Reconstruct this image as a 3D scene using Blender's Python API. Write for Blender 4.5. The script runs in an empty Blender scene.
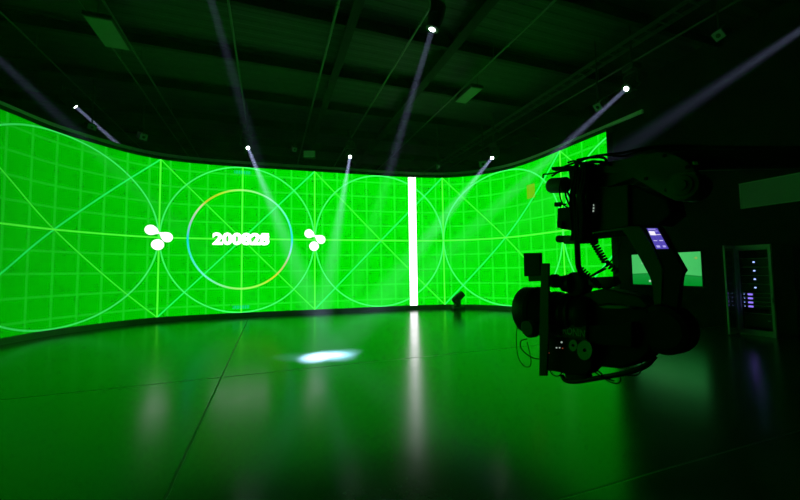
import bpy, bmesh, math, random
from mathutils import Vector, Matrix, Euler
random.seed(7)
S = bpy.context.scene
COL = S.collection
PI = math.pi

# ------------------------------------------------------------------ camera model
F = 362.0
EYE = 1.485
ROLL = math.atan(0.01457)
PITCH = math.atan(20.86 / F)
CAM = Vector((0, 0, EYE))
_c, _s = math.cos(ROLL), math.sin(ROLL)
_f = Vector((0, math.cos(PITCH), math.sin(PITCH)))
_u = Vector((0, -math.sin(PITCH), math.cos(PITCH)))
_r = Vector((1, 0, 0))
RX = _r * _c - _u * _s           # image right axis
UY = _r * _s + _u * _c          # image up axis

def ray(x, y):
    return _f * F + RX * (x - 400) + UY * (250 - y)
def at(x, y, Y):                 # point at forward distance Y
    d = ray(x, y); return CAM + d * (Y / d.y)
def at_z(x, y, z):
    d = ray(x, y); return CAM + d * ((z - EYE) / d.z)

AZ = math.radians(-19.8)
E1 = Vector((math.sin(AZ), math.cos(AZ), 0))      # room length direction
E2 = Vector((math.cos(AZ), -math.sin(AZ), 0))     # room width direction
def at_e2(x, y, k):
    d = ray(x, y); return CAM + d * (k / d.dot(E2))
def rp(a, b, z=0.0):             # room coords -> world
    return E1 * a + E2 * b + Vector((0, 0, z))
RZ = -AZ                          # rotation of the room about z (x axis -> E2)

# ------------------------------------------------------------------ materials
def pmat(name, col, rough=.5, metal=0., spec=.5, noise=0., nscale=20., bump=0.):
    m = bpy.data.materials.new(name); m.use_nodes = True
    nt = m.node_tree; b = nt.nodes['Principled BSDF']
    b.inputs['Roughness'].default_value = rough
    b.inputs['Metallic'].default_value = metal
    b.inputs['Specular IOR Level'].default_value = spec
    c = (*col, 1)
    b.inputs['Base Color'].default_value = c
    if noise or bump:
        tc = nt.nodes.new('ShaderNodeTexCoord'); n = nt.nodes.new('ShaderNodeTexNoise')
        n.inputs['Scale'].default_value = nscale; n.inputs['Detail'].default_value = 4
        nt.links.new(tc.outputs['Object'], n.inputs['Vector'])
        if noise:
            r = nt.nodes.new('ShaderNodeMix'); r.data_type = 'RGBA'
            r.inputs[6].default_value = (*[v * (1 - noise) for v in col], 1)
            r.inputs[7].default_value = (*[min(1, v * (1 + noise)) for v in col], 1)
            nt.links.new(n.outputs['Fac'], r.inputs[0]); nt.links.new(r.outputs[2], b.inputs['Base Color'])
        if bump:
            bp = nt.nodes.new('ShaderNodeBump'); bp.inputs['Strength'].default_value = bump
            bp.inputs['Distance'].default_value = .01
            nt.links.new(n.outputs['Fac'], bp.inputs['Height']); nt.links.new(bp.outputs['Normal'], b.inputs['Normal'])
    return m
def emat(name, col, st, base=(.02, .02, .02)):
    m = bpy.data.materials.new(name); m.use_nodes = True
    b = m.node_tree.nodes['Principled BSDF']
    b.inputs['Base Color'].default_value = (*base, 1)
    b.inputs['Emission Color'].default_value = (*col, 1)
    b.inputs['Emission Strength'].default_value = st
    b.inputs['Roughness'].default_value = .3
    m.cycles.emission_sampling = 'NONE'
    return m

class NB:                         # tiny node-math helper
    def __init__(s, nt): s.nt = nt
    def put(s, sock, v):
        if isinstance(v, (int, float)): sock.default_value = v
        else: s.nt.links.new(v, sock)
    def m(s, op, a, b=0., c=0.):
        n = s.nt.nodes.new('ShaderNodeMath'); n.operation = op
        s.put(n.inputs[0], a); s.put(n.inputs[1], b); s.put(n.inputs[2], c)
        return n.outputs[0]
    def line(s, d, w, soft=.004):  # 1 where d<w, fading over soft
        n = s.nt.nodes.new('ShaderNodeMapRange'); n.interpolation_type = 'SMOOTHSTEP'
        s.put(n.inputs[0], d)
        n.inputs[1].default_value = w; n.inputs[2].default_value = w + soft
        n.inputs[3].default_value = 1; n.inputs[4].default_value = 0
        return n.outputs[0]
    def mix(s, f, a, b):
        n = s.nt.nodes.new('ShaderNodeMix'); n.data_type = 'RGBA'
        s.put(n.inputs[0], f)
        for i, v in ((6, a), (7, b)):
            if isinstance(v, tuple): n.inputs[i].default_value = (*v, 1)
            else: s.nt.links.new(v, n.inputs[i])
        return n.outputs[2]
    def dist(s, u, v, cu, cv):
        du = s.m('SUBTRACT', u, cu); dv = s.m('SUBTRACT', v, cv)
        return s.m('SQRT', s.m('ADD', s.m('MULTIPLY', du, du), s.m('MULTIPLY', dv, dv)))

MT = {}
MT['black'] = pmat('black_anodised_metal', (.035, .035, .035), .42, 0, .5, .3, 60)
MT['matte'] = pmat('black_matte_plastic', (.009, .009, .009), .6, 0, .35, .2, 80)
MT['plate'] = pmat('dark_grey_painted_plate', (.16, .16, .16), .5, 0, .4, .2, 30)
MT['rubber'] = pmat('black_rubber', (.01, .01, .01), .7, 0, .2, .2, 50)
MT['steel'] = pmat('brushed_steel', (.35, .35, .35), .35, .9, .5, .2, 40)
MT['glass_lens'] = pmat('lens_glass', (.008, .008, .01), .06, 0, .8, .1, 5)
MT['disc'] = pmat('pale_plastic_disc', (.85, .85, .85), .5, 0, .4, .06, 30)
MT['letter'] = pmat('pale_lettering', (.8, .8, .8), .5, 0, .4, .05, 30)
MT['fixture'] = pmat('black_fixture_plastic', (.02, .02, .02), .5, 0, .4, .2, 30)
MT['pale'] = pmat('unlit_diffuser', (.16, .17, .16), .5, 0, .4, .06, 4)
MT['rail'] = pmat('grey_aluminium_rail', (.72, .70, .71), .45, .3, .5, .1, 6)
MT['dark'] = pmat('dark_painted_steel', (.02, .02, .02), .6, 0, .3, .3, 4)
MT['pipe'] = pmat('galvanised_conduit', (.085, .085, .085), .45, .3, .5, .2, 6)
MT['joist'] = pmat('dark_joist_paint', (.008, .008, .008), .8, 0, .2, .2, 3)
MT['rackframe'] = pmat('grey_rack_paint', (.60, .60, .60), .45, 0, .5, .1, 5)
MT['rackside'] = pmat('dark_rack_side', (.03, .022, .034), .5, 0, .4, .1, 5)
MT['panelwall'] = pmat('pale_wall_board', (.40, .42, .41), .6, 0, .3, .15, 1.2)
MT['lens_on'] = emat('lit_lamp_lens', (.93, .95, 1), 12)
MT['led_blue'] = emat('blue_status_led', (.30, .42, 1), 2.2)
MT['led_violet'] = emat('violet_status_led', (.28, .18, 1), 1.1)
MT['led_white'] = emat('white_status_led', (.7, .9, .75), .45)
MT['led_red'] = emat('red_status_led', (.6, .10, .04), .35)
MT['numeral'] = emat('white_led_pixels', (1, 1, 1), 1.5)

# ------------------------------------------------------------------ mesh helpers
def obj(name, bm, mat, parent=None, smooth=False):
    me = bpy.data.meshes.new(name)
    bmesh.ops.recalc_face_normals(bm, faces=bm.faces)
    if parent is not None:
        inv = parent.matrix_world.inverted() if hasattr(parent, 'matrix_world') else None
    bm.to_mesh(me); bm.free()
    if smooth:
        for p in me.polygons: p.use_smooth = True
        try: me.set_sharp_from_angle(angle=math.radians(38))
        except Exception: pass
    me.materials.append(mat)
    o = bpy.data.objects.new(name, me); COL.objects.link(o)
    if parent is not None:
        o.parent = parent
        o.matrix_parent_inverse = Matrix()
        base = WORLDPOS.get(parent.name)
        if base is not None:                 # geometry given in world coords: shift into the parent's frame
            me.transform(base.inverted())
            WORLDPOS[o.name] = base
    return o
WORLDPOS = {}
def thing(name, label, cat, loc=(0, 0, 0), rz=0., group=None):
    o = bpy.data.objects.new(name, None); COL.objects.link(o)
    o.empty_display_size = .1
    o.location = loc; o.rotation_euler = (0, 0, rz)
    tag(o, label, cat, group)
    WORLDPOS[o.name] = Matrix.Translation(Vector(loc)) @ Matrix.Rotation(rz, 4, 'Z')
    return o
def tag(o, label, cat, group=None):
    o['label'] = label; o['category'] = cat
    if group: o['group'] = group
    return o
def struct(name, bm, mat, smooth=False):
    o = obj(name, bm, mat, None, smooth); o['kind'] = 'structure'; return o

def b_box(bm, c, size, rot=None, bev=0.):
    M = Matrix.Translation(Vector(c)) @ (rot.to_4x4() if rot is not None else Matrix()) @ Matrix.Diagonal((*size, 1))
    r = bmesh.ops.create_cube(bm, size=1, matrix=M)
    if bev:
        ed = {e for v in r['verts'] for e in v.link_edges}
        bmesh.ops.bevel(bm, geom=list(ed), offset=bev, segments=2, affect='EDGES', profile=.5)
    return bm
def b_cyl(bm, a, b, r1, r2=None, n=24, bev=0.):
    a, b = Vector(a), Vector(b); d = b - a
    q = d.to_track_quat('Z', 'Y').to_matrix().to_4x4()
    M = Matrix.Translation((a + b) / 2) @ q
    r = bmesh.ops.create_cone(bm, cap_ends=True, segments=n, radius1=r1, radius2=r1 if r2 is None else r2, depth=d.length, matrix=M)
    if bev:
        ed = {e for v in r['verts'] for e in v.link_edges}
        caps = [e for e in ed if any(len(f.verts) > 4 for f in e.link_faces)]
        bmesh.ops.bevel(bm, geom=caps, offset=bev, segments=2, affect='EDGES', profile=.5)
    return bm
def b_lathe(bm, a, axis, prof, n=32):         # prof: list of (distance along axis, radius)
    a = Vector(a); ax = Vector(axis).normalized()
    q = ax.to_track_quat('Z', 'Y').to_matrix()
    rings = []
    for t, r in prof:
        rings.append([bm.verts.new(a + ax * t + q @ Vector((r * math.cos(2 * PI * k / n), r * math.sin(2 * PI * k / n), 0))) for k in range(n)])
    for A, B in zip(rings, rings[1:]):
        for k in range(n):
            bm.faces.new((A[k], A[(k + 1) % n], B[(k + 1) % n], B[k]))
    bm.faces.new(rings[0][::-1]); bm.faces.new(rings[-1])
    return bm
def smooth_path(pts, n=8):
    P = [Vector(p) for p in pts]
    if len(P) < 3: return P
    Q = [P[0] * 2 - P[1]] + P + [P[-1] * 2 - P[-2]]
    out = []
    for i in range(1, len(Q) - 2):
        p0, p1, p2, p3 = Q[i - 1:i + 3]
        for k in range(n):
            t = k / n
            out.append(.5 * ((2 * p1) + (p2 - p0) * t + (2 * p0 - 5 * p1 + 4 * p2 - p3) * t * t + (3 * p1 - p0 - 3 * p2 + p3) * t ** 3))
    out.append(P[-1])
    return out
def b_tube(bm, pts, r, n=10, sm=8):
    P = smooth_path(pts, sm) if sm else [Vector(p) for p in pts]
    rings = []
    up = None
    for i, p in enumerate(P):
        t = (P[min(i + 1, len(P) - 1)] - P[max(i - 1, 0)]).normalized()
        if up is None:
            up = t.orthogonal().normalized()
        up = (up - t * up.dot(t)).normalized()
        s = t.cross(up)
        rings.append([bm.verts.new(p + (up * math.cos(2 * PI * k / n) + s * math.sin(2 * PI * k / n)) * r) for k in range(n)])
    for A, B in zip(rings, rings[1:]):
        for k in range(n):
            bm.faces.new((A[k], A[(k + 1) % n], B[(k + 1) % n], B[k]))
    bm.faces.new(rings[0][::-1]); bm.faces.new(rings[-1])
    return bm
def b_prism(bm, poly, dvec, bev=0.):           # polygon of 3-D points extruded by dvec
    d = Vector(dvec)
    A = [bm.verts.new(Vector(p)) for p in poly]; B = [bm.verts.new(Vector(p) + d) for p in poly]
    fs = [bm.faces.new(A[::-1]), bm.faces.new(B)]
    n = len(A)
    for k in range(n):
        fs.append(bm.faces.new((A[k], A[(k + 1) % n], B[(k + 1) % n], B[k])))
    if bev:
        ed = {e for f in fs for e in f.edges}
        bmesh.ops.bevel(bm, geom=list(ed), offset=bev, segments=2, affect='EDGES', profile=.5)
    return bm
NBM = bmesh.new

# ------------------------------------------------------------------ LED volume curve (plan view)
H = 5.0
PL = 0.15                                      # plinth height under the screen
UP = EYE - PL                                  # eye above the screen's bottom edge
TOPS = [(0, 109), (28, 120.9), (56, 131.6), (81, 139.5), (100, 145.1), (128, 152.8), (159, 159.3), (200, 163.9), (242, 167.0),
        (270, 168.8), (315, 171.6), (381, 175.7), (410, 177.3), (443, 178.0), (470, 176.2), (500, 171.5), (520, 166.0), (540, 158.8), (561, 150.2), (606, 131.6)]
raw = []
for x, y in TOPS:
    p = at_z(x, y, PL + H); raw.append(Vector((p.x, p.y)))
d0 = (raw[0] - raw[3]).normalized(); d1 = (raw[-1] - raw[-3]).normalized()
pts = [Vector((*p, 0)) for p in raw]
pts = [pts[0] + Vector((*d0, 0)) * 5.2] + pts  # unseen stretch of the left wing, lengthened to throw light on the rig
dense = smooth_path(pts, 10)
def resample(P, step):
    L = [0]
    for a, b in zip(P, P[1:]): L.append(L[-1] + (b - a).length)
    n = int(L[-1] / step); out = []; j = 0
    for i in range(n + 1):
        s = L[-1] * i / n
        while j < len(L) - 2 and L[j + 1] < s: j += 1
        t = (s - L[j]) / max(1e-9, L[j + 1] - L[j]); out.append(P[j].lerp(P[j + 1], t))
    return out
C = resample(dense, .1)
for it in range(22):                           # relax the measuring noise
    C = [C[0]] + [(C[i - 1] + C[i] * 2 + C[i + 1]) / 4 for i in range(1, len(C) - 1)] + [C[-1]]
CL = [0]
for a, b in zip(C, C[1:]): CL.append(CL[-1] + (b - a).length)
def col_px(p):                                 # pixel column of the screen's middle height
    v = Vector((p.x, p.y, PL + H * .5)) - CAM
    return 400 + F * v.dot(RX) / v.dot(_f)
ANCH = [(159, 0.), (242, .5), (314.7, 1.), (381, 1.5), (443.5, 2.), (505.5, 2.5), (563, 3.)]
def s_of_px(x):
    for i in range(len(C) - 1):
        a, b = col_px(C[i]), col_px(C[i + 1])
        if a <= x <= b and CL[i] > 1.0: return CL[i] + (x - a) / (b - a) * (CL[i + 1] - CL[i])
    return CL[-1]
SA = [(s_of_px(x), u) for x, u in ANCH]
def u_of_s(s):
    if s <= SA[0][0]: return (s - SA[0][0]) / 5.22
    for (a, ua), (b, ub) in zip(SA, SA[1:]):
        if s <= b: return ua + (s - a) / (b - a) * (ub - ua)
    return SA[-1][1] + (s - SA[-1][0]) / 4.98
def s_of_u(u):
    lo, hi = 0., CL[-1]
    for _ in range(50):
        m = (lo + hi) / 2
        if u_of_s(m) < u: lo = m
        else: hi = m
    return lo
def curve(s):
    s = max(0, min(CL[-1], s))
    for i in range(len(CL) - 1):
        if CL[i + 1] >= s:
            t = (s - CL[i]) / (CL[i + 1] - CL[i])
            p = C[i].lerp(C[i + 1], t); tg = (C[min(i + 2, len(C) - 1)] - C[max(i - 1, 0)]).normalized()
            return p, tg
def inn(tg): return Vector((tg.y, -tg.x, 0))   # towards the stage
U = [u_of_s(s) for s in CL]
print('LED u range', U[0], U[-1], 'length', CL[-1])

# ------------------------------------------------------------------ LED screen material
def led_material():
    m = bpy.data.materials.new('led_test_pattern'); m.use_nodes = True
    nt = m.node_tree; nb = NB(nt); bs = nt.nodes['Principled BSDF']
    uvn = nt.nodes.new('ShaderNodeUVMap'); uvn.uv_map = 'tiles'
    sp = nt.nodes.new('ShaderNodeSeparateXYZ'); nt.links.new(uvn.outputs[0], sp.inputs[0])
    u, v = sp.outputs[0], sp.outputs[1]
    fu = nb.m('FRACT', u); M = nb.m
    def near(x, period_off, n):     # distance to nearest grid line at off + k/n
        return M('DIVIDE', M('ABSOLUTE', M('SUBTRACT', M('FRACT', M('ADD', M('MULTIPLY', M('SUBTRACT', x, period_off), n), .5)), .5)), n)
    # lens falloff painted into the emission: dimmer left wing, stepped by cabinet column
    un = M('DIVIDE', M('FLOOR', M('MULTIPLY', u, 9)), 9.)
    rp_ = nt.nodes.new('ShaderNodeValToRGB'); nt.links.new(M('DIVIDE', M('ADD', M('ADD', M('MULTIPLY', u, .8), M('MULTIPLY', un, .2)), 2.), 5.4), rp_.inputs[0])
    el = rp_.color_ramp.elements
    el[0].position = 0.; el[0].color = (.45,) * 3 + (1,)  # out-of-view end of the wing lifted again to light the rig
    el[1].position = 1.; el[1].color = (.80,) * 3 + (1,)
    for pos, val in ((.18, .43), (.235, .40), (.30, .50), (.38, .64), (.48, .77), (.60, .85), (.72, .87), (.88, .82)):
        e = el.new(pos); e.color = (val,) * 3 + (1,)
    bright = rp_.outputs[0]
    nz = nt.nodes.new('ShaderNodeTexWhiteNoise'); nz.noise_dimensions = '2D'
    cb = nt.nodes.new('ShaderNodeCombineXYZ'); nt.links.new(M('FLOOR', M('MULTIPLY', u, 9)), cb.inputs[0]); nt.links.new(M('FLOOR', M('MULTIPLY', v, 9)), cb.inputs[1])
    nt.links.new(cb.outputs[0], nz.inputs['Vector'])
    cell = M('ADD', M('MULTIPLY', nz.outputs['Value'], .06), .95)
    col = (.0, .92, .0)
    g = M('MAXIMUM', nb.line(near(u, .5, 9.), .002, .007), nb.line(near(v, .5, 9.), .002, .007))
    col = nb.mix(M('MULTIPLY', g, .36), col, (.035, 1.22, .06))
    d2 = M('MULTIPLY', M('ABSOLUTE', M('SUBTRACT', v, fu)), .7071)
    col = nb.mix(M('MULTIPLY', nb.line(d2, .0015, .0045), .70), col, (.04, 1.9, .30))
    d1 = M('MULTIPLY', M('ABSOLUTE', M('SUBTRACT', v, M('SUBTRACT', 1., fu))), .7071)
    col = nb.mix(M('MULTIPLY', nb.line(d1, .001, .004), .60), col, (.14, 1.9, .10))
    r = nb.dist(fu, v, .5, .5)
    dc = M('ABSOLUTE', M('SUBTRACT', r, .497))
    col = nb.mix(M('MULTIPLY', nb.line(dc, .0015, .0045), .75), col, (.11, 1.7, .32))
    yl = M('MINIMUM', M('ABSOLUTE', M('SUBTRACT', v, .5)), M('MINIMUM', M('ABSOLUTE', M('SUBTRACT', M('FRACT', M('ADD', u, .5)), .5)), M('ABSOLUTE', M('SUBTRACT', u, .5))))
    col = nb.mix(M('MULTIPLY', nb.line(yl, .002, .004), .85), col, (.17, 2.0, .08))
    # coloured ring in the numbered tile
    intile = M('LESS_THAN', M('ABSOLUTE', M('SUBTRACT', u, .5)), .5)
    ang = M('DIVIDE', M('ADD', M('ARCTAN2', M('SUBTRACT', v, .5), M('SUBTRACT', u, .5)), PI), 2 * PI)   # 0 = left, .25 bottom, .5 right, .75 top
    rr = nt.nodes.new('ShaderNodeValToRGB'); nt.links.new(ang, rr.inputs[0])
    e = rr.color_ramp.elements
    stops = [(0., (.0, .75, .9)), (.05, (.05, .95, .8)), (.14, (.2, 1, .7)), (.22, (.35, 1, .2)), (.30, (.42, 1, .1)), (.36, (.7, .75, .02)), (.42, (.55, .6, .3)), (.46, (.3, .8, .8)),
             (.5, (.0, .75, .9)), (.56, (.1, .95, .7)), (.66, (.25, 1, .4)), (.76, (.42, 1, .2)), (.82, (.55, .85, .03)), (.87, (.62, .66, .03)), (.90, (.7, .9, .5)), (.94, (.5, .75, .65)), (1., (.0, .72, .9))]
    e[0].position, e[0].color = 0., (*stops[0][1], 1); e[1].position, e[1].color = 1., (*stops[-1][1], 1)
    for p_, c_ in stops[1:-1]:
        k = e.new(p_); k.color = (*c_, 1)
    def M2(c):
        n = nt.nodes.new('ShaderNodeVectorMath'); n.operation = 'SCALE'; nt.links.new(c, n.inputs[0]); n.inputs[3].default_value = 1.35; return n.outputs[0]
    ring = M('MULTIPLY', nb.line(M('ABSOLUTE', M('SUBTRACT', r, .338)), .0035, .0045), intile)
    col = nb.mix(ring, col, M2(rr.outputs[0]))
    # small illegible captions at the top and bottom of that tile's circle
    cap = M('MULTIPLY', M('MULTIPLY', M('LESS_THAN', M('ABSOLUTE', M('SUBTRACT', u, .5)), .055), M('LESS_THAN', M('ABSOLUTE', M('SUBTRACT', M('ABSOLUTE', M('SUBTRACT', v, .5)), .462)), .011)),
            M('GREATER_THAN', M('FRACT', M('MULTIPLY', u, 62.)), .35))
    col = nb.mix(M('MULTIPLY', cap, .5), col, (.02, 1., .55))
    # translucent orange patch in the right tile
    op = M('MULTIPLY', M('LESS_THAN', M('ABSOLUTE', M('SUBTRACT', u, 2.735)), .036), M('LESS_THAN', M('ABSOLUTE', M('SUBTRACT', v, .80)), .048))
    col = nb.mix(M('MULTIPLY', op, .5), col, (.42, .42, .01))
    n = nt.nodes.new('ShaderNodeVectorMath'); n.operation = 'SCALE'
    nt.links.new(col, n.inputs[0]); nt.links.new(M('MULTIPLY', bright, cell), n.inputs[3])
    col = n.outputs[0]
    # white bar, and the white marker dots at the tile joints
    white = M('LESS_THAN', M('ABSOLUTE', M('SUBTRACT', u, BAR_U)), BAR_W)
    lum = M('MULTIPLY', white, 3.2)
    for tu in (0., 1.):
        for cu, cv, cr in ((-.050, .053, .0385), (-.036, .049, .031), (-.018, .040, .017), (-.006, .036, .009), (.054, .003, .0385), (.040, .011, .031), (.022, .022, .018), (.010, .030, .010), (-.006, -.055, .0415)):
            k = nb.line(nb.dist(u, v, tu + cu * .84, .5 + cv * .84), cr * .84 - .003, .005)
            lum = M('MAXIMUM', lum, M('MULTIPLY', k, 1.5))
    cw = nt.nodes.new('ShaderNodeCombineXYZ')
    for i in range(3): nt.links.new(lum, cw.inputs[i])
    fac = M('MINIMUM', lum, 1.)
    mx = nt.nodes.new('ShaderNodeMix'); mx.data_type = 'VECTOR'
    nt.links.new(fac, mx.inputs[0]); nt.links.new(col, mx.inputs[4]); nt.links.new(cw.outputs[0], mx.inputs[5])
    nt.links.new(mx.outputs[1], bs.inputs['Emission Color'])
    m.cycles.emission_sampling = 'NONE'
    bs.inputs['Emission Strength'].default_value = LED_GAIN
    bs.inputs['Base Color'].default_value = (.01, .01, .01, 1)
    bs.inputs['Roughness'].default_value = .55
    bs.inputs['Specular IOR Level'].default_value = .2
    return m
LED_GAIN = 1.0
BAR_U = (u_of_s(s_of_px(409.2)) + u_of_s(s_of_px(416.6))) / 2
BAR_W = (u_of_s(s_of_px(416.6)) - u_of_s(s_of_px(409.2))) / 2

# ------------------------------------------------------------------ LED wall
mid = C[len(C) // 2]
led = thing('led_wall', 'tall curved LED video wall showing a bright green test grid with circles and numerals', 'video wall', (mid.x, mid.y, 0))
bm = NBM(); uvl = bm.loops.layers.uv.new('tiles')
NV = 4
grid = []
for p in C:
    grid.append([bm.verts.new((p.x, p.y, PL + H * j / NV)) for j in range(NV + 1)])
for i in range(len(C) - 1):
    for j in range(NV):
        f = bm.faces.new((grid[i][j], grid[i + 1][j], grid[i + 1][j + 1], grid[i][j + 1]))
        for lp, (a, b) in zip(f.loops, ((i, j), (i + 1, j), (i + 1, j + 1), (i, j + 1))):
            lp[uvl].uv = (U[a], b / NV)
def ribbon(bm, o0, o1, z0, z1, i0=0, i1=None, ext=0.):    # solid strip along the curve between offsets o0<o1 (inward +) and heights
    sec = []
    idx = range(i0, len(C) if i1 is None else i1)
    Ps = [(C[i], (C[min(i + 1, len(C) - 1)] - C[max(i - 1, 0)]).normalized()) for i in idx]
    if ext:
        p, t = Ps[-1]; Ps.append((p + t * ext, t))
    for p, t in Ps:
        n = inn(t); q = [p + n * o0, p + n * o1]
        sec.append([bm.verts.new((q[0].x, q[0].y, z0)), bm.verts.new((q[1].x, q[1].y, z0)), bm.verts.new((q[1].x, q[1].y, z1)), bm.verts.new((q[0].x, q[0].y, z1))])
    for A, B in zip(sec, sec[1:]):
        for k in range(4): bm.faces.new((A[k], A[(k + 1) % 4], B[(k + 1) % 4], B[k]))
    bm.faces.new(sec[0][::-1]); bm.faces.new(sec[-1])
    return bm
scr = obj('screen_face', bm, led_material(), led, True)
obj('cabinet_back', ribbon(NBM(), -.22, -.012, PL, PL + H), MT['dark'], led)
obj('base_plinth', ribbon(NBM(), -.26, .02, 0., PL - .004), pmat('plinth_paint', (.16, .16, .16), .3, 0, .5, .2, 3), led)
obj('top_edge', ribbon(NBM(), -.24, .01, PL + H + .004, PL + H + .10), MT['dark'], led)
bm = NBM(); ribbon(bm, -.20, -.14, PL + H + .16, PL + H + .25, 0, None, .9)
rail = obj('top_rail', bm, MT['rail'], led)
bm = NBM()
for i in range(6, len(C), 14):
    t = (C[min(i + 1, len(C) - 1)] - C[i - 1]).normalized(); n = inn(t); q = C[i] + n * -.17
    b_box(bm, (q.x, q.y, PL + H + .12), (.03, .03, .10))
obj('rail_bracket', bm, MT['dark'], led)

def wall_pt(u, v, off):
    p, t = curve(s_of_u(u)); n = inn(t); q = p + n * off
    return Vector((q.x, q.y, PL + v * H))
def text_mesh(body, size, offset=0., res=3):
    cu = bpy.data.curves.new('lettering', 'FONT'); cu.body = body; cu.size = size; cu.offset = offset
    cu.align_x = 'CENTER'; cu.align_y = 'CENTER'; cu.resolution_u = res
    o = bpy.data.objects.new('lettering', cu); COL.objects.link(o)
    dg = bpy.context.evaluated_depsgraph_get(); dg.update()
    me = bpy.data.meshes.new_from_object(o.evaluated_get(dg))
    bpy.data.objects.remove(o); bpy.data.curves.remove(cu)
    return me
# numerals lit on the screen (the last figure is caught changing between 5 and 8)
bm = NBM()
for body, off in (('200828', .006), ('200825', .0075)):
    me = text_mesh(body, .115, .0062); b2 = NBM(); b2.from_mesh(me)
    xs = [v.co.x for v in b2.verts]; ys = [v.co.y for v in b2.verts]
    cx, cy = (min(xs) + max(xs)) / 2, (min(ys) + max(ys)) / 2
    kx = .372 / (max(xs) - min(xs)); ky = .086 / (max(ys) - min(ys))
    for v in b2.verts:
        v.co = wall_pt(.497 + (v.co.x - cx) * kx, .5005 + (v.co.y - cy) * ky, off)
    t2 = bpy.data.meshes.new('t'); b2.to_mesh(t2); b2.free(); bm.from_mesh(t2)
    bpy.data.meshes.remove(t2); bpy.data.meshes.remove(me)
num = obj('numerals', bm, MT['numeral'], led); num['label'] = 'white glowing numerals 200828'

# ------------------------------------------------------------------ room shell
HC = 7.2
A0, A1, B0, B1 = -5.0, 20.0, -13.5, 10.55
def quad_slab(p, q, r, s, d):
    return b_prism(NBM(), [p, q, r, s], d)
def floor_material():
    m = bpy.data.materials.new('polished_dark_concrete'); m.use_nodes = True
    nt = m.node_tree; nb = NB(nt); M = nb.m; b = nt.nodes['Principled BSDF']
    tc = nt.nodes.new('ShaderNodeNewGeometry'); pos = tc.outputs['Position']
    sp = nt.nodes.new('ShaderNodeSeparateXYZ'); nt.links.new(pos, sp.inputs[0])
    x, y = sp.outputs[0], sp.outputs[1]
    a = M('ADD', M('MULTIPLY', x, E1.x), M('MULTIPLY', y, E1.y))
    e = M('ADD', M('MULTIPLY', x, E2.x), M('MULTIPLY', y, E2.y))
    def nz(scale, det=5, rgh=.6):
        n = nt.nodes.new('ShaderNodeTexNoise'); n.inputs['Scale'].default_value = scale
        n.inputs['Detail'].default_value = det; n.inputs['Roughness'].default_value = rgh
        nt.links.new(pos, n.inputs['Vector']); return n.outputs['Fac']
    n1, n2, n3 = nz(.7), nz(4.), nz(30., 3)
    wob = M('MULTIPLY', M('SUBTRACT', n2, .5), .03)
    seam = nb.line(M('ABSOLUTE', M('ADD', M('SUBTRACT', e, SEAM_E2), wob)), .004, .012)
    seam2 = nb.line(M('ABSOLUTE', M('SUBTRACT', a, SEAM_E1)), .006, .014)
    seam3 = nb.line(M('ABSOLUTE', M('SUBTRACT', a, SEAM_E1 - 3.9)), .003, .008)
    sm = M('MAXIMUM', M('MAXIMUM', seam, seam2), M('MULTIPLY', seam3, .5))
    base = nb.mix(M('ADD', M('MULTIPLY', n1, .6), M('MULTIPLY', n2, .4)), (.012, .023, .020), (.027, .044, .037))
    base = nb.mix(M('MULTIPLY', nb.line(M('SUBTRACT', n3, 0.), .30, .12), .25), base, (.04, .043, .043))
    # two scuffs
    sc = None
    for (sx, sy) in SCUFF:
        d = nb.line(M('SQRT', M('ADD', M('POWER', M('MULTIPLY', M('SUBTRACT', x, sx), .6), 2.), M('POWER', M('SUBTRACT', y, sy), 2.))), .018, .015)
        sc = d if sc is None else M('MAXIMUM', sc, d)
    base = nb.mix(M('MAXIMUM', sm, sc), base, (.008, .008, .008))
    nt.links.new(base, b.inputs['Base Color'])
    ro = M('ADD', M('ADD', M('MULTIPLY', n1, .10), M('MULTIPLY', n2, .06)), FLOOR_ROUGH)
    ro = M('ADD', ro, M('MULTIPLY', sm, .3))
    nt.links.new(ro, b.inputs['Roughness'])
    b.inputs['Specular IOR Level'].default_value = FLOOR_SPEC
    bp = nt.nodes.new('ShaderNodeBump'); bp.inputs['Strength'].default_value = .12; bp.inputs['Distance'].default_value = .01
    nt.links.new(M('SUBTRACT', M('MULTIPLY', n2, .3), sm), bp.inputs['Height']); nt.links.new(bp.outputs[0], b.inputs['Normal'])
    return m
FLOOR_ROUGH, FLOOR_SPEC = .125, .42
q1, q2 = at_z(250, 320, 0), at_z(160, 495, 0)
SEAM_E2 = q2.dot(E2) * .6 + q1.dot(E2) * .4
q1, q2 = at_z(250, 376, 0), at_z(512, 346.5, 0)
SEAM_E1 = (q1.dot(E1) + q2.dot(E1)) / 2
SCUFF = [tuple(at_z(259, 398.5, 0))[:2], tuple(at_z(263.5, 398, 0))[:2]]
print('seams', SEAM_E2, SEAM_E1)
struct('floor', quad_slab(rp(A0, B0), rp(A0, B1), rp(A1, B1), rp(A1, B0), (0, 0, -.2)), floor_material())

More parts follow.
